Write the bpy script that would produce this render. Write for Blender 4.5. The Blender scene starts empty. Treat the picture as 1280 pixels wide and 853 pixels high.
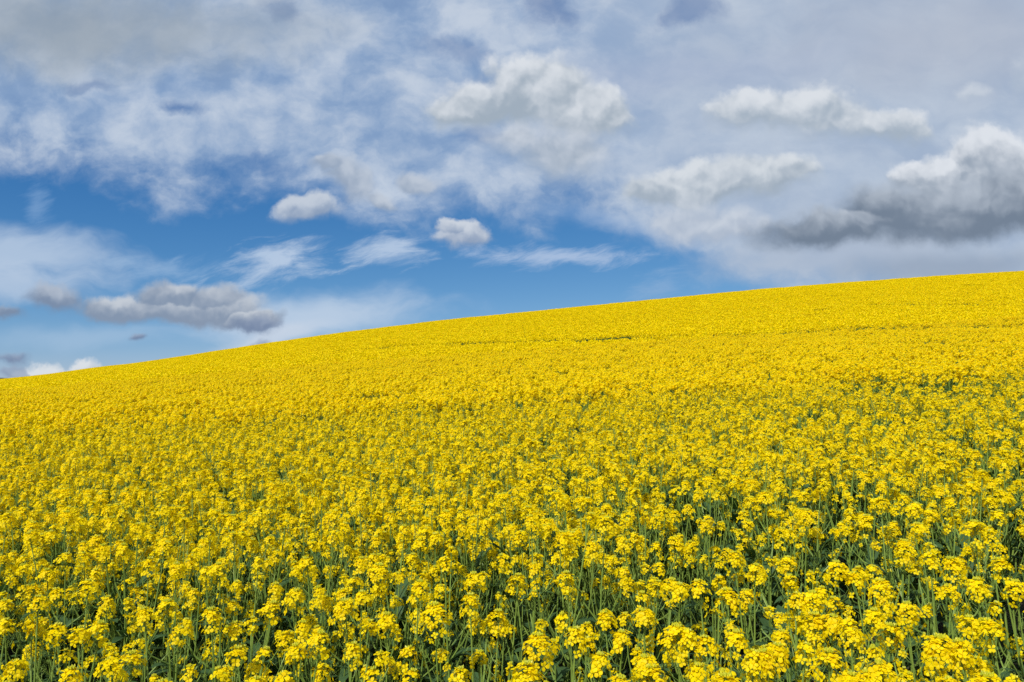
import bpy, math, random
import numpy as np
from mathutils import Vector, Matrix, Euler, Quaternion

R = math.radians
scene = bpy.context.scene

# ------------------------------------------------------------------ camera
CAM_Z = 1.75
FPX = 995.6                      # focal length in pixels of the 1280 wide photograph (28 mm on full frame)
HORIZON = 500.0                  # where the true horizon lies in the photograph, hidden by the hill
PITCH = math.atan((HORIZON - 426.5) / FPX)
cam_data = bpy.data.cameras.new("camera")
cam_data.lens = 28.0
cam_data.sensor_width = 36.0
cam_data.clip_start = 0.05
cam_data.clip_end = 5000
cam = bpy.data.objects.new("camera", cam_data)
cam.location = (0, 0, CAM_Z)
cam.rotation_euler = (math.pi / 2 + PITCH, 0, 0)
scene.collection.objects.link(cam)
scene.camera = cam

# ------------------------------------------------------------------ light and exposure
SUN_ELEV, SUN_AZ = 44.0, 214.0   # azimuth clockwise from +Y: behind the camera, to the left
SUN_STRENGTH, SKY_STRENGTH = 4.6, 0.115
EXPOSURE = 0.0
sd = Vector((math.sin(R(SUN_AZ)) * math.cos(R(SUN_ELEV)), math.cos(R(SUN_AZ)) * math.cos(R(SUN_ELEV)), math.sin(R(SUN_ELEV))))
sun_data = bpy.data.lights.new("sun", 'SUN')
sun_data.energy = SUN_STRENGTH
sun_data.angle = R(0.53)
sun_data.color = (1.0, 0.955, 0.88)
sun = bpy.data.objects.new("sun", sun_data)
sun.rotation_euler = sd.to_track_quat('Z', 'Y').to_euler()
scene.collection.objects.link(sun)
vs = scene.view_settings
vs.view_transform = 'Standard'
vs.look = 'None'
vs.exposure = EXPOSURE
vs.gamma = 1.0
vs.use_curve_mapping = False
scene.render.engine = 'CYCLES'
cy = scene.cycles
cy.max_bounces = 6
cy.diffuse_bounces = 4
cy.glossy_bounces = 2
cy.transmission_bounces = 3
cy.transparent_max_bounces = 4
cy.caustics_reflective = cy.caustics_refractive = False
cy.use_denoising = False
cy.use_adaptive_sampling = True
cy.adaptive_threshold = 0.012


def srgb(r, g, b):
    f = lambda c: (c / 255 / 12.92) if c / 255 <= 0.04045 else ((c / 255 + 0.055) / 1.055) ** 2.4
    return (f(r), f(g), f(b))


def ray(px, py):
    """Direction through a point of the photograph, scaled so that its world y is 1."""
    cx, cyy = (px - 640) / FPX, (426.5 - py) / FPX
    y = math.cos(PITCH) - cyy * math.sin(PITCH)
    z = math.sin(PITCH) + cyy * math.cos(PITCH)
    return cx / y, z / y


# ------------------------------------------------------------------ world: sky and clouds
world = bpy.data.worlds.new("World")
scene.world = world
world.use_nodes = True
nt = world.node_tree
nt.nodes.clear()
QS = 9.956                       # one unit of q is about 100 pixels of the photograph


class G:
    """Small expression helper for shader nodes."""
    def __init__(s, tree): s.t = tree
    def n(s, kind, **kw):
        nd = s.t.nodes.new(kind)
        for k, v in kw.items(): setattr(nd, k, v)
        return nd
    def put(s, sock, v):
        if isinstance(v, bpy.types.NodeSocket): s.t.links.new(v, sock)
        elif v is not None: sock.default_value = v
    def m(s, op, a, b=None, c=None, clamp=False):
        nd = s.n('ShaderNodeMath', operation=op, use_clamp=clamp)
        for i, v in enumerate((a, b, c)):
            if v is not None: s.put(nd.inputs[i], v)
        return nd.outputs[0]
    def v(s, op, a, b=None, scale=None):
        nd = s.n('ShaderNodeVectorMath', operation=op)
        s.put(nd.inputs[0], a)
        if b is not None: s.put(nd.inputs[1], b)
        if scale is not None: s.put(nd.inputs['Scale'], scale)
        return nd.outputs['Value'] if op in ('LENGTH', 'DOT_PRODUCT', 'DISTANCE') else nd.outputs[0]
    def ss(s, x, lo, hi, a=0.0, b=1.0):
        nd = s.n('ShaderNodeMapRange', interpolation_type='SMOOTHSTEP', clamp=False)
        for i, v in enumerate((x, lo, hi, a, b)): s.put(nd.inputs[i], v)
        return nd.outputs[0]
    def noise(s, vec, scale, detail=5, rough=0.55, dist=0.0, color=False):
        nd = s.n('ShaderNodeTexNoise')
        s.put(nd.inputs['Vector'], vec)
        for k, v in (('Scale', scale), ('Detail', detail), ('Roughness', rough), ('Distortion', dist)): s.put(nd.inputs[k], v)
        return nd.outputs['Color' if color else 'Fac']
    def xyz(s, x, y, z=0.0):
        nd = s.n('ShaderNodeCombineXYZ')
        for i, v in enumerate((x, y, z)): s.put(nd.inputs[i], v)
        return nd.outputs[0]
    def sep(s, v):
        nd = s.n('ShaderNodeSeparateXYZ'); s.put(nd.inputs[0], v); return nd.outputs
    def mix(s, f, a, b):
        nd = s.n('ShaderNodeMix', data_type='RGBA')
        s.put(nd.inputs[0], f); 
        for i, c in ((6, a), (7, b)):
            s.put(nd.inputs[i], c if isinstance(c, bpy.types.NodeSocket) else (*c, 1.0))
        return nd.outputs[2]
    def curve(s, x, pts):
        """pts: (x px, value) -> value by linear interpolation."""
        x0, x1 = pts[0][0], pts[-1][0]
        vals = [p[1] for p in pts]; lo, hi = min(vals), max(vals)
        nd = s.n('ShaderNodeFloatCurve')
        cm = nd.mapping; c = cm.curves[0]
        for i, (px, val) in enumerate(pts):
            X, Y = (px - x0) / (x1 - x0), (val - lo) / (hi - lo)
            if i == 0: c.points[0].location = (X, Y)
            elif i == len(pts) - 1: c.points[-1].location = (X, Y)
            else: c.points.new(X, Y)
        cm.update()
        t = s.m('MULTIPLY_ADD', x, 1 / (x1 - x0), -x0 / (x1 - x0))
        t = s.m('MINIMUM', s.m('MAXIMUM', t, 0.0), 1.0)   # no Clamp nodes: they reorder the tree and overflow its stack
        s.put(nd.inputs['Value'], t)
        return s.m('MULTIPLY_ADD', nd.outputs[0], hi - lo, lo)


g = G(nt)
D = g.n('ShaderNodeTexCoord').outputs['Generated']
dx, dy, dz = g.sep(D)
dy = g.m('MAXIMUM', g.m('ABSOLUTE', dy), 0.16)
qx = g.m('MULTIPLY', g.m('DIVIDE', dx, dy), QS)
qy = g.m('MULTIPLY', g.m('DIVIDE', dz, dy), QS)
q = g.xyz(qx, qy)
pX = g.m('MULTIPLY_ADD', qx, 100.0, 640.0)      # roughly the photograph's x


def Q(px, py):
    u, v = ray(px, py)
    return (u * QS, v * QS)


sky = g.n('ShaderNodeTexSky', sky_type='NISHITA', sun_disc=False, sun_elevation=R(SUN_ELEV), sun_rotation=R(SUN_AZ),
          air_density=0.5, dust_density=0.5, ozone_density=6.0)
# the camera's rendering of a clear blue: red falls off faster towards the zenith, blue slower
sr, sg, sb = g.n('ShaderNodeSeparateColor'), None, None
g.put(sr.inputs[0], sky.outputs[0])
comb = g.n('ShaderNodeCombineColor')
g.put(comb.inputs[0], g.m('MULTIPLY', g.m('POWER', sr.outputs[0], 1.7), 0.574))
g.put(comb.inputs[1], sr.outputs[1])
g.put(comb.inputs[2], g.m('MULTIPLY', g.m('POWER', sr.outputs[2], 0.61), 1.835))
SKY_OUT = comb.outputs[0]

# shared noise fields
half = (0.5, 0.5, 0.5)
w_big = g.v('SUBTRACT', g.noise(q, 0.8, 3, 0.5, color=True), half)
w_fine = g.v('SUBTRACT', g.noise(q, 2.6, 5, 0.62, color=True), half)
qw = g.v('ADD', q, g.v('ADD', g.v('SCALE', w_big, scale=0.6), g.v('SCALE', w_fine, scale=0.25)))   # puffy edge warp
fb = g.noise(qw, 1.5, 6, 0.58)                                                                    # billow relief
fb_s = g.noise(qw, 1.5, 3, 0.5)
fb_up = g.noise(g.v('ADD', qw, (-0.06, 0.15, 0)), 1.5, 3, 0.5)
relief = g.m('SUBTRACT', fb_s, fb_up)


def lobes(vec):
    # rounded, cauliflower-like lobes
    nd = g.n('ShaderNodeTexVoronoi', voronoi_dimensions='2D', feature='SMOOTH_F1', normalize=False)
    g.put(nd.inputs['Vector'], vec)
    for k, v in (('Scale', 2.6), ('Detail', 2.0), ('Roughness', 0.5), ('Lacunarity', 2.2), ('Smoothness', 0.35)): g.put(nd.inputs[k], v)
    return nd.outputs['Distance']


ql = g.v('ADD', q, g.v('SCALE', w_fine, scale=0.20))
lob = lobes(ql)
lob_up = lobes(g.v('ADD', ql, (-0.04, 0.09, 0)))
lob_relief = g.m('SUBTRACT', lob_up, lob)
streak = g.noise(g.v('MULTIPLY', g.v('ADD', q, g.v('SCALE', w_big, scale=0.8)), (0.6, 1.5, 1)), 1.1, 6, 0.58, 0.2)
rot = g.n('ShaderNodeVectorRotate', rotation_type='Z_AXIS'); g.put(rot.inputs['Vector'], g.v('ADD', q, g.v('SCALE', w_big, scale=0.35))); g.put(rot.inputs['Angle'], R(-14))
fibre = g.noise(g.v('MULTIPLY', rot.outputs[0], (0.9, 3.4, 1)), 1.6, 6, 0.66, 0.35)
alto = g.noise(g.v('MULTIPLY', g.v('ADD', q, g.v('ADD', g.v('SCALE', w_big, scale=0.5), g.v('SCALE', w_fine, scale=0.22))), (0.85, 1.2, 1)), 1.15, 6, 0.56)

col = (0.0, 0.0, 0.0)
state = {'rgb': srgb(150, 160, 185), 'a': 0.0}


def over(alpha, rgb):
    """Composite a cloud layer over the ones before (kept un-premultiplied: colour and cover)."""
    a0, c0 = state['a'], state['rgb']
    inv = g.m('SUBTRACT', 1.0, alpha)
    if not isinstance(a0, bpy.types.NodeSocket):
        state['a'] = alpha; state['rgb'] = rgb; return
    a1 = g.m('SUBTRACT', 1.0, g.m('MULTIPLY', inv, g.m('SUBTRACT', 1.0, a0)))
    f = g.m('DIVIDE', alpha, g.m('MAXIMUM', a1, 0.001))
    state['rgb'] = g.mix(f, c0, rgb)
    state['a'] = a1


def anchored(vec):
    # a vanishing dependence on the layers before makes Cycles evaluate the layers one after the other,
    # which keeps the shader inside its stack
    return g.v('ADD', vec, g.xyz(g.m('MULTIPLY', state['a'], 1e-7), 0.0))


def ell(qq, px, py, rx, ry, rot=0.0):
    """1 at the centre of an ellipse, 0 on its edge, negative outside."""
    c = Q(px, py)
    d = g.v('SUBTRACT', qq, (c[0], c[1], 0))
    if rot:
        n = g.n('ShaderNodeVectorRotate', rotation_type='Z_AXIS')
        g.put(n.inputs['Vector'], d); g.put(n.inputs['Angle'], R(-rot)); d = n.outputs[0]
    d = g.v('MULTIPLY', d, (100 / rx, 100 / ry, 0))
    return g.m('SUBTRACT', 1.0, g.v('LENGTH', d)), d


# --- high broken sheet above the diagonal edge
edge = g.curve(pX, [(-400, 60), (0, 170), (90, 190), (200, 216), (300, 226), (380, 235), (500, 262), (640, 262), (760, 262), (830, 300), (900, 340), (980, 362), (1100, 380), (1700, 400)])
edge_q = g.m('MULTIPLY', g.m('SUBTRACT', HORIZON, edge), 0.01)
above = g.m('SUBTRACT', qy, edge_q)
rightness = g.ss(pX, 560.0, 1000.0)
cover = g.m('ADD', g.m('ADD', above, g.m('MULTIPLY_ADD', g.ss(pX, 500.0, 0.0), 0.16, 0.12)), g.m('MULTIPLY', g.m('SUBTRACT', alto, 0.5), 1.8))
a = g.ss(cover, -0.25, 0.62)
holes = g.ss(g.m('ADD', alto, g.m('MULTIPLY', rightness, 0.3)), 0.28, 0.46, 0.78, 1.0)
a = g.m('MULTIPLY', a, g.m('MULTIPLY', holes, g.m('MULTIPLY_ADD', rightness, 0.04, 0.90)))
c_sheet = g.mix(g.ss(alto, 0.36, 0.68), srgb(144, 170, 204), srgb(202, 213, 227))
c_sheet = g.mix(g.m('MULTIPLY', rightness, 0.75), c_sheet, g.mix(g.ss(streak, 0.3, 0.7), srgb(168, 183, 204), srgb(190, 202, 217)))
over(a, c_sheet)


def veil(px, py, rx, ry, rot, rgb, amount, lo=-0.2, hi=0.8, nz=1.6, src=None):
    e, _ = ell(anchored(g_q_soft), px, py, rx, ry, rot)
    x = g.m('ADD', e, g.m('MULTIPLY', g.m('SUBTRACT', src or streak, 0.5), nz))
    over(g.m('MULTIPLY', g.ss(x, lo, hi), amount), srgb(*rgb))


g_q_soft = g.v('ADD', q, g.v('SCALE', w_big, scale=0.5))
# blue gaps are cut by lowering the cover
def gap(px, py, rx, ry, rot, amount):
    e, _ = ell(anchored(qw), px, py, rx, ry, rot)
    x = g.m('ADD', e, g.m('MULTIPLY', g.m('SUBTRACT', fb, 0.5), 1.8))
    state['a'] = g.m('MULTIPLY', state['a'], g.m('SUBTRACT', 1.0, g.m('MULTIPLY', g.ss(x, 0.0, 0.8), amount)))


gap(125, 103, 36, 14, 10, 0.5)
gap(225, 140, 50, 16, -15, 0.7)
gap(355, 15, 55, 22, -15, 0.55)
gap(690, 15, 46, 46, 0, 0.5)
gap(865, 10, 50, 26, 20, 0.45)
gap(560, 55, 70, 22, -20, 0.35)
gap(330, 200, 50, 20, -20, 0.6)
gap(600, 170, 40, 25, 0, 0.4)
# greyer, thicker parts of the sheet
veil(90, 30, 260, 75, -4, (146, 159, 172), 0.80, -0.3, 0.9, 0.9, fb)
veil(330, 30, 150, 50, 0, (158, 172, 188), 0.55, -0.3, 0.9, 0.9, fb)
veil(1200, 50, 260, 80, 0, (176, 184, 200), 0.6, -0.4, 0.9, 0.8, fb)
veil(850, 90, 260, 40, 5, (168, 180, 206), 0.35, -0.3, 0.9, 1.2)
# pale veils low down and wisps
veil(40, 318, 170, 42, -6, (182, 201, 224), 0.85, -0.15, 0.9, 1.8)
veil(20, 350, 140, 30, -4, (188, 205, 226), 0.7, -0.15, 0.9, 1.6)
veil(400, 396, 165, 32, 3, (188, 206, 227), 0.9, -0.25, 0.8, 1.6)
veil(330, 420, 90, 14, 12, (200, 212, 228), 0.8, -0.25, 0.8, 1.3)
veil(345, 332, 90, 30, 10, (196, 212, 232), 0.8, -0.1, 1.15, 2.7, fibre)
veil(480, 318, 75, 24, 3, (196, 212, 232), 0.75, -0.1, 1.15, 2.7, fibre)
veil(690, 320, 140, 18, -2, (190, 206, 230), 0.7, -0.1, 1.15, 2.7, fibre)
veil(820, 358, 50, 20, 30, (150, 180, 215), 0.5, -0.1, 1.15, 2.7, fibre)
veil(46, 248, 18, 34, 25, (140, 175, 215), 0.5, -0.1, 1.15, 2.7, fibre)
veil(210, 330, 130, 18, 0, (160, 190, 222), 0.45, -0.1, 1.15, 2.7, fibre)
veil(100, 420, 170, 18, 0, (170, 196, 222), 0.5, -0.2, 1.0, 1.6)
veil(1060, 318, 170, 30, 6, (172, 186, 206), 0.85, -0.35, 0.8, 0.9)
veil(1190, 335, 150, 22, 4, (146, 162, 184), 0.75, -0.4, 0.8, 0.7)
veil(760, 275, 130, 20, -12, (150, 178, 215), 0.5, -0.1, 1.0, 1.6)


def cumulus(blobs, top, bottom, amount=0.95, soft=(0.0, 0.34), edge=1.1, shade=(-0.55, 0.75), rel=2.6, lb=1.0):
    """blobs: (px, py, rx, ry, rot) ellipses whose union is the cloud; lit tops, grey undersides."""
    f = t = None
    qa = anchored(qw)
    for b in blobs:
        e, d = ell(qa, *b)
        yy = g.sep(d)[1]
        if f is None: f, t = e, yy
        else:
            w = g.ss(g.m('SUBTRACT', e, f), -0.12, 0.12)
            t = g.m('ADD', g.m('MULTIPLY', yy, w), g.m('MULTIPLY', t, g.m('SUBTRACT', 1.0, w)))
            f = g.m('SMOOTH_MAX', f, e, 0.15)
    f2 = g.m('ADD', f, g.m('ADD', g.m('MULTIPLY', g.m('SUBTRACT', fb, 0.5), edge), g.m('MULTIPLY', g.m('SUBTRACT', 0.62, lob), 0.22 * lb)))
    hi = g.m('MULTIPLY_ADD', g.m('MAXIMUM', g.m('MULTIPLY', t, -1.0), 0.0), soft[2] if len(soft) > 2 else 0.7, soft[1])
    al = g.m('MULTIPLY', g.ss(f2, soft[0], hi), amount)
    lit = g.m('ADD', t, g.m('MULTIPLY', relief, rel))
    lit = g.m('ADD', lit, g.m('MULTIPLY', lob_relief, 0.45 * lb))
    lit = g.m('ADD', lit, g.m('MULTIPLY', g.m('SUBTRACT', fb_s, 0.5), 0.9))
    rgb = g.mix(g.ss(lit, shade[0], shade[1]), srgb(*bottom), srgb(*top))
    over(al, rgb)


# big soft one in the middle
cumulus([(665, 122, 112, 62, 0), (596, 132, 82, 50, 0), (735, 140, 78, 54, 0)], (220, 225, 231), (160, 174, 188), 0.95, (0.0, 0.36, 1.3), 0.8, (-0.4, 1.0), 2.0)
cumulus([(700, 188, 88, 62, 0), (645, 176, 66, 44, 0)], (204, 211, 221), (160, 173, 188), 0.8, (0.0, 0.7, 0.9), 0.8, (-0.7, 0.8))
# two on the right of it, one above the other
cumulus([(1015, 142, 122, 50, -3), (945, 140, 70, 42, 0), (1100, 158, 84, 34, -5)], (220, 225, 231), (164, 178, 193), 0.94, (0.0, 0.36, 1.3), 0.75, (-0.5, 0.9), 1.8)
cumulus([(905, 226, 128, 42, 4), (840, 240, 80, 34, 0), (970, 226, 72, 36, 0)], (216, 222, 228), (160, 174, 189), 0.94, (0.0, 0.36, 1.3), 0.7, (-0.5, 0.9), 1.8)
cumulus([(858, 277, 92, 42, 0), (910, 286, 66, 34, 0)], (203, 211, 222), (168, 181, 200), 0.85, (0.0, 0.55, 1.0), 0.9, (-0.7, 0.8))
cumulus([(1215, 118, 32, 18, 0), (1278, 100, 28, 36, 0)], (206, 214, 224), (184, 196, 210), 0.7, (0.0, 0.8), 1.1)
# dark one on the right with bright tops
cumulus([(1235, 206, 74, 54, 0), (1160, 218, 66, 38, 0), (1295, 214, 66, 54, 0)], (222, 227, 234), (152, 165, 181), 0.96, (0.0, 0.32), 0.7, (-0.5, 0.8), 2.0)
cumulus([(1215, 258, 135, 54, 4), (1125, 268, 100, 50, 0), (1040, 290, 125, 32, 4), (1270, 248, 90, 60, 0)], (180, 190, 203), (112, 127, 146), 0.95, (-0.02, 0.5, 0.25), 0.6, (-0.3, 1.0), 1.6, 0.45)
cumulus([(1080, 276, 44, 13, 0)], (190, 199, 211), (164, 175, 190), 0.6, (0.0, 0.6), 1.0)
# small ones in the blue
cumulus([(435, 224, 54, 36, -25), (476, 246, 34, 18, -35), (408, 204, 30, 18, 0), (523, 228, 32, 20, -30)], (190, 200, 214), (150, 166, 188), 0.9, (0.0, 0.5), 1.0)
cumulus([(388, 260, 48, 26, 0), (372, 256, 26, 18, 0)], (198, 207, 219), (144, 162, 188), 0.92, (0.0, 0.4), 0.9)
cumulus([(580, 293, 46, 21, 4), (566, 286, 28, 18, 0)], (206, 213, 223), (146, 163, 189), 0.95, (0.0, 0.35), 0.9)
# the bank low on the left
cumulus([(235, 384, 104, 26, -2), (215, 368, 60, 26, 0), (265, 374, 46, 22, 0), (150, 384, 60, 22, 0), (305, 396, 58, 14, 0)], (200, 206, 214), (134, 149, 171), 0.93, (-0.05, 0.42, 0.3), 0.75, (-0.3, 1.0), 1.4, 0.8)
cumulus([(70, 373, 52, 22, -5), (12, 388, 36, 14, -5)], (176, 186, 201), (124, 140, 165), 0.9, (-0.05, 0.65), 1.5, (-0.4, 1.1))
cumulus([(318, 402, 52, 13, 0), (324, 427, 24, 11, 0), (14, 447, 38, 12, 0), (175, 428, 15, 9, 0)], (152, 166, 189), (114, 132, 163), 0.9, (-0.05, 0.9), 1.8, (-0.4, 1.2))
cumulus([(62, 462, 30, 20, 0), (104, 458, 20, 14, 0), (38, 470, 26, 12, 0)], (220, 225, 230), (176, 188, 204), 0.95, (0.0, 0.4), 0.9, (-0.9, 0.4))
cumulus([(18, 466, 34, 11, 0)], (150, 166, 190), (124, 142, 172), 0.8, (0.0, 0.5), 0.9)

upper = g.ss(dz, -0.02, 0.01)
cloud_col = g.v('SCALE', state['rgb'], scale=1.0 / SKY_STRENGTH)      # the Background multiplies both by the sky's strength
bg = g.n('ShaderNodeBackground'); bg.inputs[1].default_value = SKY_STRENGTH
fin = g.n('ShaderNodeMix', data_type='RGBA')
g.put(fin.inputs[0], g.m('MULTIPLY', state['a'], upper)); g.put(fin.inputs[6], SKY_OUT); g.put(fin.inputs[7], cloud_col)
g.put(bg.inputs[0], fin.outputs[2])
out = g.n('ShaderNodeOutputWorld'); nt.links.new(bg.outputs[0], out.inputs[0])
world.cycles.sampling_method = 'MANUAL'
world.cycles.sample_map_resolution = 512

# ------------------------------------------------------------------ terrain
CROP = 1.15                      # height of the crop
A0, B0, YC = 0.070, 0.060, 90.0
CREST = [(0, 476.5), (60, 470), (120, 461), (180, 454), (240, 445), (300, 435.5), (360, 426.5), (420, 418), (480, 410.5), (540, 403),
         (600, 396.5), (660, 391), (720, 385), (780, 379), (840, 373.5), (900, 367.5), (960, 362), (1040, 355.5), (1100, 351), (1160, 347), (1220, 343), (1280, 340)]
_t = [ray(*c)[0] for c in CREST]
_v = [ray(*c)[1] for c in CREST]
_t = [-1.3] + _t + [1.3]
_v = [_v[0] - 0.085 * 0.66] + _v + [_v[-1] + 0.05 * 0.66]
_t, _v = np.array(_t), np.array(_v)
# smooth the traced silhouette a little
_tt = np.linspace(-1.3, 1.3, 261)
_vv = np.interp(_tt, _t, _v)
_k = np.exp(-np.linspace(-2, 2, 9) ** 2); _k /= _k.sum()
_vv[4:-4] = np.convolve(_vv, _k, 'valid')


def height(x, y):
    x = np.asarray(x, float); y = np.asarray(y, float)
    yy = np.maximum(y, 1e-3)
    t = np.clip(x / np.maximum(yy, 4.0), -1.3, 1.3)
    V = np.interp(t, _tt, _vv)
    u = yy / YC
    S = np.where(u < 1, u * u * (3 - 2 * u), np.where(u < 2, 1 - 1.5 * (u - 1) ** 2, -0.5 - 3 * (u - 2)))
    S = np.maximum(S, -12)
    K = V - A0 - B0 * t + (CAM_Z - CROP) / YC
    z = A0 * np.clip(y, -60, YC * 3) + B0 * np.clip(x, -300, 300) + np.clip(yy, 0, YC * 3) * K * S
    return z


def hit(px, py, lift=0.0):
    """Where the ray through a point of the photograph meets the top of the crop."""
    u, v = ray(px, py)
    prev = None
    ys = np.concatenate([np.linspace(0.6, 8, 900), np.linspace(8, 110, 2000)])
    d = (height(u * ys, ys) + CROP + lift) - (CAM_Z + v * ys)
    k = np.argmax(d > 0)
    if d[k] <= 0: k = len(ys) - 1
    return u * ys[k], ys[k]


def pt_h(x, y): return float(height(x, y))


rng = np.random.default_rng(11)
random.seed(11)


def new_obj(name, verts, faces, mats, mat_idx=None, smooth=False, link=True, parent=None):
    me = bpy.data.meshes.new(name)
    me.from_pydata(verts, [], faces)
    for m in mats: me.materials.append(m)
    if mat_idx is not None: me.polygons.foreach_set('material_index', mat_idx)
    if smooth: me.polygons.foreach_set('use_smooth', [True] * len(me.polygons))
    me.update()
    o = bpy.data.objects.new(name, me)
    if link: scene.collection.objects.link(o)
    if parent: o.parent = parent
    return o


# ------------------------------------------------------------------ materials
def mat(name):
    m = bpy.data.materials.new(name); m.use_nodes = True
    m.node_tree.nodes.clear()
    return m, G(m.node_tree)


def leafy(name, c1, c2, trans_col, trans=0.35, gloss=0.06, rough=0.5, vary=0.5):
    m, h = mat(name)
    geo = h.n('ShaderNodeNewGeometry')
    oi = h.n('ShaderNodeObjectInfo')
    f = h.m('ADD', h.m('MULTIPLY', geo.outputs['Random Per Island'], 1 - vary * 0.5), h.m('MULTIPLY', oi.outputs['Random'], vary * 0.5))
    c = h.mix(f, c1, c2)
    d = h.n('ShaderNodeBsdfDiffuse'); h.put(d.inputs[0], c)
    t = h.n('ShaderNodeBsdfTranslucent'); h.put(t.inputs[0], h.mix(f, trans_col, c2))
    mxx = h.n('ShaderNodeMixShader'); mxx.inputs[0].default_value = trans
    m.node_tree.links.new(d.outputs[0], mxx.inputs[1]); m.node_tree.links.new(t.outputs[0], mxx.inputs[2])
    gl = h.n('ShaderNodeBsdfGlossy'); gl.inputs['Roughness'].default_value = rough
    gl.inputs[0].default_value = (1, 1, 1, 1)
    m2 = h.n('ShaderNodeMixShader'); m2.inputs[0].default_value = gloss
    m.node_tree.links.new(mxx.outputs[0], m2.inputs[1]); m.node_tree.links.new(gl.outputs[0], m2.inputs[2])
    o = h.n('ShaderNodeOutputMaterial'); m.node_tree.links.new(m2.outputs[0], o.inputs[0])
    return m


M_PETAL = leafy("yellow_petal", (0.86, 0.63, 0.001), (0.97, 0.80, 0.002), (0.94, 0.70, 0.001), 0.40, 0.006, 0.5)
M_BUD = leafy("green_bud", (0.34, 0.40, 0.012), (0.66, 0.60, 0.010), (0.3, 0.4, 0.02), 0.2, 0.03)
M_STEM = leafy("green_stem", (0.12, 0.21, 0.030), (0.24, 0.33, 0.060), (0.1, 0.2, 0.03), 0.1, 0.025, 0.5)
M_LEAF = leafy("leaf", (0.035, 0.080, 0.024), (0.070, 0.130, 0.045), (0.08, 0.17, 0.02), 0.25, 0.014, 0.6)

m, h = mat("soil")
tc = h.n('ShaderNodeTexCoord').outputs['Object']
c = h.mix(h.ss(h.noise(tc, 2.0, 6, 0.6), 0.4, 0.6), (0.035, 0.028, 0.018), (0.03, 0.05, 0.016))
c = h.mix(h.ss(h.noise(tc, 30.0, 4, 0.6), 0.45, 0.7), c, (0.07, 0.055, 0.035))
b = h.n('ShaderNodeBsdfPrincipled'); h.put(b.inputs['Base Color'], c); b.inputs['Roughness'].default_value = 0.95
bump = h.n('ShaderNodeBump'); bump.inputs['Strength'].default_value = 0.6; bump.inputs['Distance'].default_value = 0.05
h.put(bump.inputs['Height'], h.noise(tc, 12.0, 6, 0.6)); m.node_tree.links.new(bump.outputs[0], b.inputs['Normal'])
o_ = h.n('ShaderNodeOutputMaterial'); m.node_tree.links.new(b.outputs[0], o_.inputs[0])
M_SOIL = m

# ------------------------------------------------------------------ ground
xs = np.concatenate([np.linspace(-2000, -160, 12), np.linspace(-150, -20, 53), np.linspace(-19, 19, 77), np.linspace(20, 150, 53), np.linspace(160, 2000, 12)])
ys = np.concatenate([np.linspace(-400, -20, 8), np.linspace(-15, 20, 71), np.linspace(21, 140, 120), np.linspace(150, 300, 16), np.linspace(340, 2500, 12)])
X, Y = np.meshgrid(xs, ys)
Z = height(X, Y)
verts = np.stack([X.ravel(), Y.ravel(), Z.ravel()], 1).tolist()
nx = len(xs)
faces = [(j * nx + i, j * nx + i + 1, (j + 1) * nx + i + 1, (j + 1) * nx + i) for j in range(len(ys) - 1) for i in range(nx - 1)]
ground = new_obj("ground", verts, faces, [M_SOIL], smooth=True)
ground['kind'] = 'structure'


# ------------------------------------------------------------------ plant building blocks
class MB:
    def __init__(s): s.v, s.f, s.m = [], [], []
    def add(s, verts, faces, mi=0):
        n = len(s.v)
        s.v.extend(tuple(map(float, p)) for p in verts); s.f.extend(tuple(i + n for i in f) for f in faces); s.m.extend([mi] * len(faces))
    def merge(s, other, M=None, mi=None):
        n = len(s.v)
        if M is None: s.v.extend(other.v)
        else:
            A = np.array(other.v) @ np.array(M.to_3x3()).T + np.array(M.translation)
            s.v.extend(map(tuple, A.tolist()))
        s.f.extend(tuple(i + n for i in f) for f in other.f)
        s.m.extend(other.m if mi is None else [mi] * len(other.f))
    def obj(s, name, mats, link=True, parent=None):
        return new_obj(name, s.v, s.f, mats, s.m, link=link, parent=parent)


def tube(mb, pts, radii, mi=0, sides=5):
    pts = [Vector(p) for p in pts]
    vs_, fs = [], []
    for i, p in enumerate(pts):
        d = (pts[min(i + 1, len(pts) - 1)] - pts[max(i - 1, 0)]).normalized()
        a = d.orthogonal().normalized(); b_ = d.cross(a)
        for k in range(sides):
            an = 2 * math.pi * k / sides
            vs_.append(p + (a * math.cos(an) + b_ * math.sin(an)) * radii[i])
    for i in range(len(pts) - 1):
        for k in range(sides):
            k2 = (k + 1) % sides
            fs.append((i * sides + k, i * sides + k2, (i + 1) * sides + k2, (i + 1) * sides + k))
    mb.add(vs_, fs, mi)


def frame(d, spin):
    d = d.normalized()
    qn = Vector((0, 0, 1)).rotation_difference(d)
    return qn.to_matrix() @ Matrix.Rotation(spin, 3, 'Z')


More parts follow.
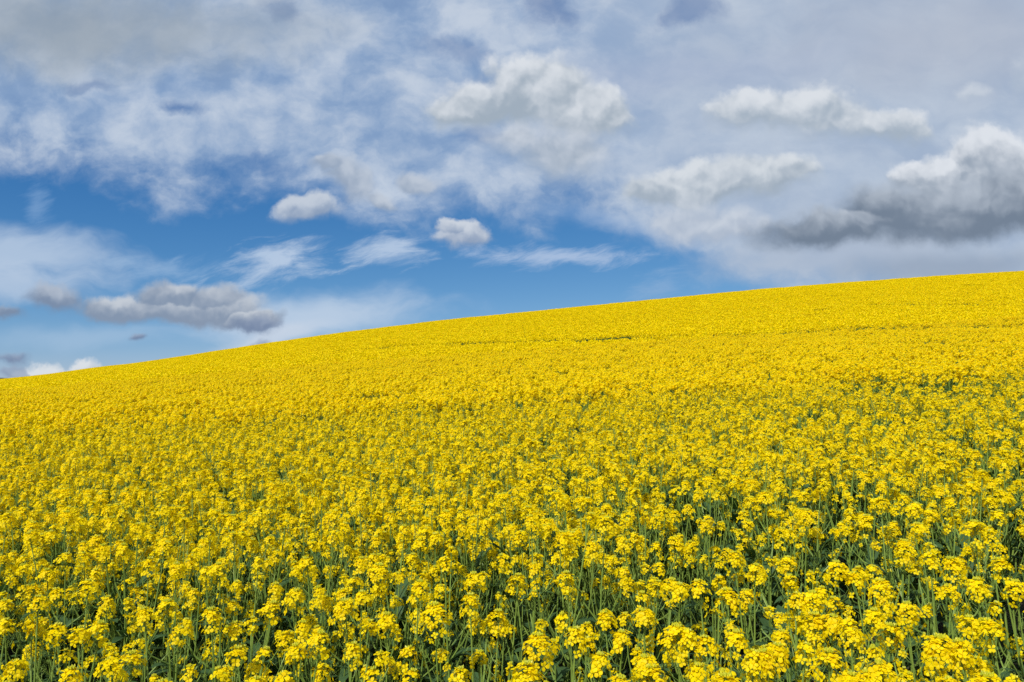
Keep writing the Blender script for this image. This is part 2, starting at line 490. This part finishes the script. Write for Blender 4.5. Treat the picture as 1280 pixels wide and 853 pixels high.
def petals(mb, c, d, size, spin, detail, mi=0):
    """A four-petalled flower facing D."""
    Rm = frame(d, spin)
    for k in range(4):
        an = k * math.pi / 2 + random.uniform(-0.18, 0.18)
        L = size * random.uniform(0.85, 1.12); W = L * random.uniform(0.36, 0.46)
        up = random.uniform(0.05, 0.40) * L
        ca, sa = math.cos(an), math.sin(an)
        if detail >= 2:
            loc = [(0.05 * L, 0, 0), (0.55 * L, -W, 0.10 * L + up * .4), (0.55 * L, W, 0.10 * L + up * .4), (1.0 * L, -W * .7, up * random.uniform(.6, 1)), (1.06 * L, 0.0, up * .9), (1.0 * L, W * .7, up * random.uniform(.6, 1))]
            fs = [(0, 1, 2), (1, 3, 4), (1, 4, 2), (2, 4, 5)]
        else:
            loc = [(0, 0, 0), (0.6 * L, -W * 1.1, up * .5), (1.02 * L, 0, up), (0.6 * L, W * 1.1, up * .5)]
            fs = [(0, 1, 2, 3)]
        vs_ = []
        for (x, y, z) in loc:
            p = Rm @ Vector((x * ca - y * sa, x * sa + y * ca, z))
            vs_.append(c + p)
        mb.add(vs_, fs, mi)


def bud(mb, c, d, L, mi=1):
    Rm = frame(d, random.random() * 6)
    r = L * 0.32
    vs_ = [c + Rm @ Vector(p) for p in ((0, 0, 0), (r, 0, L * .5), (0, r, L * .5), (-r, 0, L * .5), (0, -r, L * .5), (0, 0, L))]
    mb.add(vs_, [(0, 2, 1), (0, 3, 2), (0, 4, 3), (0, 1, 4), (5, 1, 2), (5, 2, 3), (5, 3, 4), (5, 4, 1)], mi)


def head(n, Rr, H, detail=2, fsize=0.0088):
    """A flower head with base at the origin: returns (petals and pedicels, buds)."""
    a, bmb = MB(), MB()
    strays = max(1, int(n * 0.07)) if detail >= 2 else 0
    lop, gone = random.random() * 6.28, random.random() * 6.28      # lopsided, and thin on one side
    for k in range(n + strays):
        s = (k + 0.5) / n
        az = k * 2.39996 + random.uniform(-0.4, 0.4)
        if s > 0.25 and math.cos(az - gone) > 0.6 and random.random() < 0.55: continue
        el = R(78 - 72 * s + random.uniform(-25, 25))
        r = Rr * (0.20 + 0.80 * s ** 0.6) * random.uniform(0.65, 1.22) * (1 + 0.22 * math.cos(az - lop))
        z = H * (1.0 - s ** 1.5) + random.uniform(-0.009, 0.007) * (0.4 + s)
        if k >= n:
            s = 1.0; z = -random.uniform(0.003, 0.030); r = Rr * random.uniform(0.5, 1.0); el = R(random.uniform(-20, 50))
        d = Vector((math.cos(az) * math.cos(el), math.sin(az) * math.cos(el), math.sin(el)))
        c = Vector((math.cos(az) * r, math.sin(az) * r, z))
        petals(a, c, d, fsize * random.uniform(0.8, 1.15), random.random() * 6, detail)
        if detail >= 2:
            base = Vector((0, 0, z - 0.014))
            side = Vector((-math.sin(az), math.cos(az), 0)) * 0.0006
            a.add([base - side, base + side, c + side, c - side], [(0, 1, 2, 3)], 1)
    nb = int(7 + n * 0.22) if detail >= 2 else 3
    for k in range(nb):
        az = k * 2.4; r = 0.0065 * math.sqrt(k / nb) * (Rr / 0.026)
        d = Vector((math.cos(az) * r * 60, math.sin(az) * r * 60, 1)).normalized()
        c = Vector((math.cos(az) * r, math.sin(az) * r, H + 0.001))
        bud(bmb, c, d, random.uniform(0.006, 0.009) * (1 if detail >= 2 else 1.6), 0)
    if detail >= 2:
        tube(a, [(0, 0, -0.02), (0, 0, H + 0.002)], [0.0016, 0.0013], 1, 4)
    return a, bmb


def leaf(L, W, droop):
    a = MB(); n = 6
    vs_, fs = [], []
    wave = random.uniform(-.3, .3)
    for i in range(n + 1):
        s = i / n
        w = W * (math.sin(math.pi * min(1, s * 0.92 + 0.08)) ** 0.7) * (1 - 0.25 * s)
        x = L * s; z = L * (0.45 * s - droop * s * s)
        for sgn, lift in ((-1, 0.25), (0, 0), (1, 0.25)):
            vs_.append(Vector((x, sgn * w + wave * L * s * s * 0.5, z + lift * w + random.uniform(-.04, .04) * W)))
    for i in range(n):
        for k in range(2):
            a0 = i * 3 + k
            fs.append((a0, a0 + 1, a0 + 4, a0 + 3))
    a.add(vs_, fs, 0)
    return a


HEADS = {'xl': [head(60, 0.034, 0.044) for _ in range(3)], 'l': [head(42, 0.028, 0.038) for _ in range(4)],
         'm': [head(28, 0.023, 0.031) for _ in range(5)], 's': [head(14, 0.018, 0.023) for _ in range(4)], 'xs': [head(5, 0.011, 0.016) for _ in range(3)]}
LEAVES = [leaf(random.uniform(0.09, 0.20), random.uniform(0.016, 0.042), random.uniform(0.2, 0.9)) for _ in range(8)]


def plan_plant(main, sides, spread, rs, lean=0.0):
    """Lay out one plant: stem mesh, heads [(kind, index, matrix)], leaves [(index, matrix)]."""
    st = MB()
    top = CROP - 0.035
    az0 = rs.uniform(0, 6.28)
    mid = Vector((rs.uniform(-.05, .05), rs.uniform(-.05, .05), top * 0.5))
    lx, ly = math.cos(az0) * lean, math.sin(az0) * lean
    base = Vector((-lx, -ly, 0))
    def axis(s):
        p = base * (1 - s) ** 1.3
        return Vector((p.x + mid.x * 4 * s * (1 - s), p.y + mid.y * 4 * s * (1 - s), top * s))
    P = [axis(i / 8) for i in range(9)]
    tube(st, P, [0.0062 - 0.0045 * (i / 8) for i in range(9)], 0, 6)
    heads, leaves = [], []
    def put_head(kind, p, d, sc=1.0):
        M = Matrix.Translation(p) @ frame(d, rs.uniform(0, 6.28)).to_4x4() @ Matrix.Scale(sc, 4)
        heads.append((kind, rs.randrange(len(HEADS[kind])), M))
    dtop = (P[8] - P[7]).normalized()
    put_head(main, P[8], dtop + Vector((rs.uniform(-.12, .12), rs.uniform(-.12, .12), 0)))
    def pods(p, d, n):
        for k in range(n):
            an = rs.uniform(0, 6.28); z = rs.uniform(0.01, 0.11)
            c = p - d * z
            o1 = c + Vector((math.cos(an), math.sin(an), 0.55)).normalized() * 0.016
            o2 = o1 + Vector((math.cos(an) * .5, math.sin(an) * .5, 1.0)).normalized() * rs.uniform(0.012, 0.035)
            tube(st, [c, o1, o2], [0.0006, 0.0007, 0.0009], 0, 3)
    pods(P[8], dtop, 9)
    for i, kind in enumerate(sides):
        az = az0 + i * 2.4 + rs.uniform(-.4, .4)
        s0 = rs.uniform(0.50, 0.86)
        a0 = axis(s0)
        drop = {'xl': .02, 'l': .03, 'm': .05, 's': .10, 'xs': .20}[kind]
        zt = top - drop - rs.uniform(0, 0.08)
        if zt < a0.z + 0.08: s0 = max(0.3, (zt - 0.12) / top); a0 = axis(s0)
        rr = spread * rs.uniform(0.5, 1.35)
        out_ = Vector((math.cos(az), math.sin(az), 0))
        e = Vector((a0.x, a0.y, 0)) + out_ * rr + Vector((0, 0, zt))
        m1 = a0.lerp(e, 0.35) + out_ * rr * 0.22
        m2 = a0.lerp(e, 0.75) + out_ * rr * 0.16
        tube(st, [a0, m1, m2, e], [0.0030, 0.0024, 0.0019, 0.0014], 0, 5)
        d = (e - m2).normalized()
        put_head(kind, e, d)
        pods(e, d, 6)
        for _ in range(rs.choice((1, 1, 2))):
            leaves.append((rs.randrange(len(LEAVES)), Matrix.Translation(a0) @ Matrix.Rotation(az + rs.uniform(-.5, .5), 4, 'Z') @ Matrix.Rotation(rs.uniform(-.7, .1), 4, 'Y') @ Matrix.Scale(rs.uniform(.4, .75), 4)))
    for k in range(5):
        s0 = 0.10 + 0.13 * k + rs.uniform(-.04, .04)
        az = k * 2.3 + az0
        leaves.append((rs.randrange(len(LEAVES)), Matrix.Translation(axis(s0)) @ Matrix.Rotation(az, 4, 'Z') @ Matrix.Rotation(rs.uniform(-.5, .3), 4, 'Y') @ Matrix.Scale(rs.uniform(.75, 1.25) * (1.1 - 0.4 * s0), 4)))
    return st, heads, leaves


rs = random.Random(5)
PLANS = []
PLANS += [('xl', plan_plant('xl', ['m', 'm', 's', 's', 's', 'xs', 'xs'], 0.095, rs, 0.05)) for _ in range(3)]
PLANS += [('l', plan_plant('l', ['l', 'm', 'm', 's', 's', 's', 'xs', 'xs'], 0.105, rs, 0.08)) for _ in range(4)]
PLANS += [('m', plan_plant('m', ['m', 'm', 'm', 's', 's', 's', 's', 'xs'], 0.110, rs, 0.10)) for _ in range(5)]
PLANS += [('s', plan_plant('s', ['s', 's', 'xs', 'xs', 's', 'xs', 'xs'], 0.100, rs, 0.14)) for _ in range(3)]
N_FULL = len(PLANS)              # sparser plants for the thin edge of the field in front
PLANS += [('xl', plan_plant('xl', ['m', 's', 'xs', 'xs'], 0.085, rs, 0.06)) for _ in range(3)]
PLANS += [('l', plan_plant('l', ['m', 's', 'xs', 'xs'], 0.095, rs, 0.10)) for _ in range(4)]
PLANS += [('m', plan_plant('m', ['s', 's', 'xs', 'xs'], 0.100, rs, 0.14)) for _ in range(4)]
PLANS += [('s', plan_plant('s', ['xs', 'xs', 'xs'], 0.100, rs, 0.20)) for _ in range(3)]
BY_FRONT = {k: [i for i, p in enumerate(PLANS) if p[0] == k and i >= N_FULL] for k in ('xl', 'l', 'm', 's')}
BY = {k: [i for i, p in enumerate(PLANS) if p[0] == k and i < N_FULL] for k in ('xl', 'l', 'm', 's')}

# ------------------------------------------------------------------ where the plants stand
GAPS_PX = [  # tramlines and thin spots: (points of the photograph, half width in metres, share of plants missing)
    ([(490, 434), (520, 432), (640, 428), (760, 424), (860, 421), (960, 417), (1060, 410), (1170, 408), (1290, 406)], 1.4, 0.93),
    ([(1125, 470), (1180, 471), (1290, 474)], 0.62, 1.0),
    ([(885, 497), (960, 496), (1100, 502)], 0.40, 0.75),
    ([(1258, 516), (1290, 522)], 0.45, 0.9),
    ([(1100, 380), (1260, 382)], 1.1, 0.6),
    ([(240, 470), (420, 462), (560, 458)], 0.5, 0.45),
    ([(900, 445), (1120, 437), (1290, 436)], 0.5, 0.4),
    ([(1262, 640), (1275, 700)], 0.20, 1.0),
    ([(1085, 575), (1130, 590)], 0.28, 0.85),
    ([(900, 588), (960, 594)], 0.18, 0.8),
    ([(850, 572), (880, 574)], 0.22, 0.7),
    ([(1190, 585), (1280, 610)], 0.20, 0.6),
    ([(120, 745), (140, 765)], 0.06, 1.0),
]
GAPS = [([hit(*p) for p in pts], w, a) for pts, w, a in GAPS_PX]


def seg_dist(x, y, p, qq):
    ax, ay = p; bx, by = qq
    L2 = (bx - ax) ** 2 + (by - ay) ** 2 + 1e-9
    t = np.clip(((x - ax) * (bx - ax) + (y - ay) * (by - ay)) / L2, 0, 1)
    return np.hypot(x - ax - t * (bx - ax), y - ay - t * (by - ay))


def value_noise(x, y, s, seed):
    r = np.random.default_rng(seed).random((64, 64))
    X_, Y_ = x / s, y / s
    i, j = np.floor(X_).astype(int), np.floor(Y_).astype(int)
    fx, fy = X_ - i, Y_ - j
    fx, fy = fx * fx * (3 - 2 * fx), fy * fy * (3 - 2 * fy)
    g_ = lambda a_, b_: r[a_ % 64, b_ % 64]
    return (g_(i, j) * (1 - fx) + g_(i + 1, j) * fx) * (1 - fy) + (g_(i, j + 1) * (1 - fx) + g_(i + 1, j + 1) * fx) * fy


def missing(x, y):
    """Chance that a plant is missing at each place."""
    p = np.zeros_like(x)
    for pts, w, a_ in GAPS:
        d = np.full_like(x, 1e9)
        for k in range(len(pts) - 1): d = np.minimum(d, seg_dist(x, y, pts[k], pts[k + 1]))
        wob = w * (0.7 + 0.6 * value_noise(x, y, max(w, .3) * 1.6, 3))
        if w > 1.2: wob = wob * np.clip(value_noise(x, y, 5.5, 5) * 0.9 + 0.72, 0.7, 1.3)     # the tramline opens and closes
        p = np.maximum(p, a_ * np.clip((wob - d) / (0.25 * w) + 0.5, 0, 1))
    n = value_noise(x, y, 0.9, 7) * 0.6 + value_noise(x, y, 3.1, 8) * 0.4
    p = np.maximum(p, np.clip((0.24 + 0.06 * np.clip(x / np.maximum(y, 1.0) * 2, -1, 1) - n) * 3.0, 0, 0.5))
    return p


def grid(cell, y0, y1, tmax, margin):
    nx_ = int((tmax * y1 + margin) / cell) + 1
    ix = np.arange(-nx_, nx_ + 1); iy = np.arange(int(y0 / cell), int(y1 / cell) + 1)
    GX, GY = np.meshgrid(ix * cell, iy * cell)
    gx, gy = GX.ravel(), GY.ravel()
    k = (gy >= y0) & (gy < y1) & (np.abs(gx) < tmax * gy + margin)
    return gx[k], gy[k]


# prominent flower heads of the foreground, placed where they stand
SPOTS = """110 725 l|134 742 m|48 746 l|72 732 m|186 697 l|155 677 m|220 703 l|210 752 xl|182 756 m|124 777 l|100 780 m|72 780 l|7 770 m|21 821 m|7 746 m|93 828 m|165 814 l|141 818 m|206 846 m
223 780 m|296 773 m|275 704 l|265 760 l|340 752 l|371 735 l|344 725 m|399 790 l|371 800 m|330 800 s|296 804 m|275 825 s|316 842 m|357 835 m|433 752 xl|323 694 m|385 697 l|251 680 m|206 677 l|7 849 m
544 758 xl|557 694 m|595 715 l|523 725 l|588 742 l|647 718 l|623 763 l|671 797 xl|661 832 xl|640 851 m|719 780 m|757 766 l|777 783 m|805 756 m|839 723 l|846 783 xl|815 835 xl|774 845 l|750 811 m|705 756 s|485 766 l|441 800 m|468 825 s|513 828 s|702 667 xl|808 814 m|709 715 l|802 732 s
850 725 m|910 739 xl|995 742 l|1015 739 l|1019 770 xl|1039 763 m|1101 728 xl|1094 756 m|1134 752 l|1111 783 xl|1093 797 s|1063 770 m|1175 797 xl|1201 800 l|1211 766 m|1239 773 l|1103 823 m|1087 838 l|1036 811 l|1005 800 m|970 800 m|922 783 m|860 783 m|881 797 l|871 825 m|940 814 l|908 831 m|908 849 xl|957 807 m|1132 849 m|1235 845 xl|1221 818 m|1187 842 m|1270 725 l|1187 728 m|1190 697 l|1163 689 m|1129 677 xl|1046 701 l|1070 715 l|988 715 m|919 690 l|943 701 m|874 721 m|1218 653 xl|1239 660 m|1252 697 l|1221 718 m|1149 653 l|1084 646 xl|1101 622 l|1139 629 m"""
near = []   # (x, y, plan index, yaw, height scale, size scale, tilt x, tilt y)
pxlist = []
for it in SPOTS.replace('\n', '|').split('|'):
    a_, b_, k_ = it.split()
    lift = rs.uniform(-0.03, 0.03)
    x, y = hit(float(a_), float(b_), lift)
    near.append((x, y, rs.choice(BY_FRONT[k_]), rs.uniform(0, 6.28), (CROP + lift) / CROP, rs.uniform(.95, 1.05), 0, 0))
spots_xy = np.array([(n_[0], n_[1]) for n_ in near])

cell = 0.150
gx, gy = grid(cell, -0.6, 9.0, 0.74, 1.5)
gx = gx + rng.uniform(-.5, .5, len(gx)) * cell * 0.95
gy = gy + rng.uniform(-.5, .5, len(gy)) * cell * 0.95
miss = missing(gx, gy)
keep = rng.random(len(gx)) > miss
keep &= np.hypot(gx, gy) > 0.55
FRONT = hit(640, 690)[1]
for x, y in zip(gx[keep], gy[keep]):
    d = np.hypot(spots_xy[:, 0] - x, spots_xy[:, 1] - y).min()
    front = y < FRONT * rs.uniform(0.85, 1.35)
    if d < (0.085 if front else 0.10): continue
    if front:
        k_ = rs.choices(['s', 'm', 'l'], [6, 4, 1])[0]; hs = rs.uniform(0.74, 0.93)
        if rs.random() < 0.5: continue
        if y < 1.0: hs = rs.uniform(0.72, 0.84)
    else:
        k_ = rs.choices(['s', 'm', 'l', 'xl'], [0.5, 4, 5, 2.2])[0]; hs = rs.uniform(0.93, 1.04)
    near.append((x, y, rs.choice((BY_FRONT if front else BY)[k_]), rs.uniform(0, 6.28), hs, rs.uniform(.85, 1.12), rs.uniform(-.04, .04), rs.uniform(-.04, .04)))


def project(x, y, z):
    dz_ = z - CAM_Z
    yc = y * math.cos(PITCH) + dz_ * math.sin(PITCH)
    zc = -y * math.sin(PITCH) + dz_ * math.cos(PITCH)
    return 640 + FPX * x / max(yc, .01), 426.5 - FPX * zc / max(yc, .01), yc


order = []
for i, n_ in enumerate(near):
    zt = pt_h(n_[0], n_[1]) + CROP * n_[4]
    px, py, dep = project(n_[0], n_[1], zt)
    vis = (-25 < px < 1305) and (py < 900) and dep > 0.3
    order.append((0 if vis else 1, dep, i, px, py))
order.sort()
indiv = [o_ for o_ in order if o_[0] == 0][:300]
indiv_ids = {o_[2] for o_ in indiv}

# ------------------------------------------------------------------ the 300 nearest plants, one object each
mesh_head = {k: [] for k in HEADS}
for k, lst in HEADS.items():
    for a_, b_ in lst:
        o1 = a_.obj("flower_head", [M_PETAL, M_STEM], link=False)
        o2 = b_.obj("bud_cluster", [M_BUD], link=False)
        mesh_head[k].append((o1.data, o2.data))
        bpy.data.objects.remove(o1); bpy.data.objects.remove(o2)
mesh_leaf = []
for l_ in LEAVES:
    o1 = l_.obj("leaf", [M_LEAF], link=False)
    mesh_leaf.append(o1.data); bpy.data.objects.remove(o1)
mesh_stem = []
for k, (st, hd, lv) in PLANS:
    o1 = st.obj("stem", [M_STEM], link=False)
    mesh_stem.append(o1.data); bpy.data.objects.remove(o1)

SIZE_WORD = {'xl': 'very large', 'l': 'large', 'm': 'medium', 's': 'small'}


def zone(px, py):
    c = ['far left', 'left', 'centre left', 'centre right', 'right', 'far right'][int(min(5, max(0, px / 1280 * 6)))]
    r_ = ('bottom edge' if py > 835 else 'first row' if py > 790 else 'second row' if py > 745 else 'third row' if py > 705 else 'fourth row' if py > 670 else 'fifth row')
    return r_ + ', ' + c


made = {}
labels = {}


def make_plant(plan_i):
    """Thing > stem, leaf, flower_head > bud_cluster."""
    k, (st, hd, lv) = PLANS[plan_i]
    root = bpy.data.objects.new("rapeseed_plant", None)
    root.empty_display_size = 0.1
    scene.collection.objects.link(root)
    s = bpy.data.objects.new("stem", mesh_stem[plan_i]); scene.collection.objects.link(s); s.parent = root
    for kind, i, M in hd:
        o = bpy.data.objects.new("flower_head", mesh_head[kind][i][0]); scene.collection.objects.link(o); o.parent = root; o.matrix_local = M
        b2 = bpy.data.objects.new("bud_cluster", mesh_head[kind][i][1]); scene.collection.objects.link(b2); b2.parent = o
    for i, M in lv:
        o = bpy.data.objects.new("leaf", mesh_leaf[i]); scene.collection.objects.link(o); o.parent = root; o.matrix_local = M
    return root


def copy_tree(o, parent=None, kids=None):
    c_ = o.copy(); scene.collection.objects.link(c_); c_.parent = parent
    for ch in kids.get(o, ()): copy_tree(ch, c_, kids)
    return c_


count_in = {}
for rank, (_, dep, i, px, py) in enumerate(indiv):
    x, y, pi_, yaw, hs, ss_, tx, ty = near[i]
    if pi_ not in made:
        root = make_plant(pi_)
        kids = {}
        for ch in root.children_recursive: kids.setdefault(ch.parent, []).append(ch)
        made[pi_] = (root, kids)
    else:
        src, kids = made[pi_]
        root = copy_tree(src, None, kids)
    root.location = (x, y, pt_h(x, y) - 0.01)
    root.rotation_euler = (tx, ty, yaw)
    root.scale = (ss_, ss_, hs)
    kind = PLANS[pi_][0]
    hgt = 'tall' if hs > 1.0 else 'short' if hs < 0.88 else 'upright'
    nh = len(PLANS[pi_][1][1])
    root['category'] = 'flowering plant'
    root['group'] = 'yellow rapeseed plants in the foreground'
    labels.setdefault((hgt, kind, nh, zone(px, py)), []).append((px, py, root))
for (hgt, kind, nh, zn), lst in labels.items():
    lst.sort(key=lambda e: e[0])
    base = f"{hgt} yellow rapeseed plant, {SIZE_WORD[kind]} top flower head, {zn}"
    if len(lst) == 1: lst[0][2]['label'] = base
    else:
        names = {2: ['left one', 'right one']}.get(
            len(lst), [f"{w} from left" for w in ['first', 'second', 'third', 'fourth', 'fifth', 'sixth', 'seventh', 'eighth', 'ninth', 'tenth', 'eleventh', 'twelfth']])
        for e, w in zip(lst, names + [names[-1]] * 20): e[2]['label'] = base + ', ' + w

# ------------------------------------------------------------------ the rest of the crop: one object
variants = []     # whole plants, then half-metre patches, then metre patches


def plan_mesh(pi_, name):
    k, (st, hd, lv) = PLANS[pi_]
    mb = MB()
    mb.merge(st, None, 1)
    for kind, i, M in hd:
        a_, b_ = HEADS[kind][i]
        t_ = MB(); t_.merge(a_, M); mb.v, n0 = mb.v, len(mb.v)
        mb.v.extend(t_.v); mb.f.extend(tuple(q_ + n0 for q_ in f) for f in t_.f); mb.m.extend(t_.m)
        mb.merge(b_, M, 2)
    for i, M in lv: mb.merge(LEAVES[i], M, 3)
    return mb.obj(name, [M_PETAL, M_STEM, M_BUD, M_LEAF], link=False)


for i in range(len(PLANS)): variants.append(plan_mesh(i, "crop_plant"))
N_PLAN = len(variants)

MIDHEADS = [head(n, r, h_, 1, 0.0135) for n, r, h_ in ((28, .034, .040), (24, .030, .036), (20, .026, .030), (14, .021, .026), (8, .016, .02))]


def blade(mb, p, q_, w, mi):
    p, q_ = Vector(p), Vector(q_)
    s = (q_ - p).cross(Vector((random.uniform(-1, 1), random.uniform(-1, 1), .2))).normalized() * w
    mb.add([p - s, p + s, q_ + s * .7, q_ - s * .7], [(0, 1, 2, 3)], mi)


def mid_patch(size, dens):
    mb = MB()
    for _ in range(int(size * size * dens)):
        x, y = random.uniform(-.5, .5) * size * 1.08, random.uniform(-.5, .5) * size * 1.08
        zt = CROP * random.uniform(0.94, 1.05) - 0.03
        for k in range(random.choice((4, 5, 6))):
            ox, oy = (0, 0) if k == 0 else (random.gauss(0, .075), random.gauss(0, .075))
            z = zt - (0 if k == 0 else random.uniform(0.0, 0.10))
            hd = random.choice(MIDHEADS[:3] if k == 0 else MIDHEADS)
            M = Matrix.Translation((x + ox, y + oy, z)) @ Matrix.Rotation(random.random() * 6, 4, 'Z') @ Matrix.Rotation(random.uniform(-.3, .3), 4, 'X')
            mb.merge(hd[0], M, 0); mb.merge(hd[1], M, 2)
            blade(mb, (x + ox * .3, y + oy * .3, z - 0.45), (x + ox, y + oy, z + .01), 0.003, 1)
        blade(mb, (x, y, 0), (x, y, zt - .3), 0.006, 1)
        for k in range(4):
            an = random.random() * 6.28; z = random.uniform(0.25, 0.95)
            L = random.uniform(.07, .15); W = L * .22
            c_, s_ = math.cos(an), math.sin(an)
            mb.add([(x, y, z), (x + c_ * L * .5 - s_ * W, y + s_ * L * .5 + c_ * W, z + L * .2), (x + c_ * L, y + s_ * L, z + L * .1), (x + c_ * L * .5 + s_ * W, y + s_ * L * .5 - c_ * W, z + L * .2)], [(0, 1, 2, 3)], 3)
    return mb.obj("crop_patch", [M_PETAL, M_STEM, M_BUD, M_LEAF], link=False)


def far_patch(size, dens):
    mb = MB()
    for _ in range(int(size * size * dens)):
        x, y = random.uniform(-.5, .5) * size * 1.05, random.uniform(-.5, .5) * size * 1.05
        z = CROP * random.uniform(0.91, 1.05)
        big = random.random() < .8
        for k in range(4 if big else 2):
            an = random.random() * 6.28; el = random.uniform(-.35, 1.1)
            d = Vector((math.cos(an) * math.cos(el), math.sin(an) * math.cos(el), math.sin(el)))
            Rm = frame(d, random.random() * 6); s = random.uniform(.016, .026)
            c = Vector((x, y, z)) + d * 0.018 + Vector((random.gauss(0, .012), random.gauss(0, .012), random.uniform(-.03, .01)))
            mb.add([c + Rm @ Vector(p) for p in ((-s, -s, 0), (s, -s, 0.2 * s), (s, s, 0), (-s, s, 0.2 * s))], [(0, 1, 2, 3)], 0)
        if random.random() < 0.6: blade(mb, (x, y, z - .3), (x, y, z), 0.004, 1)
    for _ in range(int(size * size * 45)):
        x, y = random.uniform(-.5, .5) * size, random.uniform(-.5, .5) * size
        z = random.uniform(0.4, 1.0); an = random.random() * 6.28; L = random.uniform(.07, .13)
        c_, s_ = math.cos(an) * L, math.sin(an) * L
        mb.add([(x - c_, y - s_, z), (x + s_ * .4, y - c_ * .4, z + .03), (x + c_, y + s_, z), (x - s_ * .4, y + c_ * .4, z + .03)], [(0, 1, 2, 3)], 3)
    return mb.obj("crop_square", [M_PETAL, M_STEM, M_BUD, M_LEAF], link=False)


MID, FAR, MAXY = 9.0, 30.0, 118.0
for _ in range(6): variants.append(mid_patch(0.5, 42))
N_MID = len(variants)
for _ in range(5): variants.append(far_patch(1.0, 135))
N_FAR = len(variants)

pts, idx, rots, scs = [], [], [], []


def tilt(x, y):
    e = 0.4
    sx = (height(x + e, y) - height(x - e, y)) / (2 * e); sy = (height(x, y + e) - height(x, y - e)) / (2 * e)
    return np.array(sx), np.array(sy)


def put(x, y, z, k, eul, sc):
    pts.append((x, y, z)); idx.append(k); rots.append(eul); scs.append(sc)


for i, (x, y, pi_, yaw, hs, ss_, tx, ty) in enumerate(near):
    if i not in indiv_ids: put(x, y, pt_h(x, y) - 0.01, pi_, (tx, ty, yaw), (ss_, ss_, hs))
for (cell, y0, y1, k0, k1, marg) in ((0.5, MID, FAR, N_PLAN, N_MID, 2.0), (1.0, FAR, MAXY, N_MID, N_FAR, 4.0)):
    gx, gy = grid(cell, y0, y1 - 1e-6, 0.74, marg)
    keep = rng.random(len(gx)) > missing(gx, gy)
    gx, gy = gx[keep], gy[keep]
    hz = height(gx, gy); sx, sy = tilt(gx, gy)
    hn = value_noise(gx, gy, cell * 1.7, 21) * .09 + .955
    for x, y, z, a_, b_, q_ in zip(gx, gy, hz, sx, sy, hn):
        n_ = Vector((-a_, -b_, 1)).normalized()
        e = (Vector((0, 0, 1)).rotation_difference(n_).to_matrix() @ Matrix.Rotation(rs.randrange(4) * math.pi / 2, 3, 'Z')).to_euler()
        put(x, y, z, rs.randrange(k0, k1), tuple(e), (1.03, 1.03, q_))

me = bpy.data.meshes.new("rapeseed_field")
me.from_pydata(pts, [], [])
for nm, typ, dat, key in (("pick", 'INT', idx, 'value'), ("rot", 'FLOAT_VECTOR', rots, 'vector'), ("scl", 'FLOAT_VECTOR', scs, 'vector')):
    at = me.attributes.new(nm, typ, 'POINT')
    at.data.foreach_set(key, np.array(dat).ravel())
field = bpy.data.objects.new("rapeseed_field", me)
scene.collection.objects.link(field)
field['kind'] = 'stuff'
field['label'] = 'yellow flowering rapeseed crop covering the hillside behind the nearest plants'
field['category'] = 'crop'
ng = bpy.data.node_groups.new("rapeseed_field", 'GeometryNodeTree')
ng.interface.new_socket("Geometry", in_out='INPUT', socket_type='NodeSocketGeometry')
ng.interface.new_socket("Geometry", in_out='OUTPUT', socket_type='NodeSocketGeometry')
N, Lk = ng.nodes, ng.links
gi, go = N.new('NodeGroupInput'), N.new('NodeGroupOutput')
g2i = N.new('GeometryNodeGeometryToInstance')
for o in reversed(variants):          # the last link comes first in the multi-input
    oi = N.new('GeometryNodeObjectInfo'); oi.inputs['Object'].default_value = o; oi.inputs['As Instance'].default_value = False
    Lk.new(oi.outputs['Geometry'], g2i.inputs[0])
iop = N.new('GeometryNodeInstanceOnPoints')


def attr(nm, typ):
    a_ = N.new('GeometryNodeInputNamedAttribute'); a_.data_type = typ; a_.inputs['Name'].default_value = nm
    return a_.outputs[0]


Lk.new(gi.outputs[0], iop.inputs['Points'])
Lk.new(g2i.outputs[0], iop.inputs['Instance'])
iop.inputs['Pick Instance'].default_value = True
Lk.new(attr("pick", 'INT'), iop.inputs['Instance Index'])
Lk.new(attr("rot", 'FLOAT_VECTOR'), iop.inputs['Rotation'])
Lk.new(attr("scl", 'FLOAT_VECTOR'), iop.inputs['Scale'])
Lk.new(iop.outputs[0], go.inputs[0])
md = field.modifiers.new("scatter", 'NODES'); md.node_group = ng
print("near", len(near), "individual", len(indiv), "instances", len(pts), "objects", len(scene.objects))
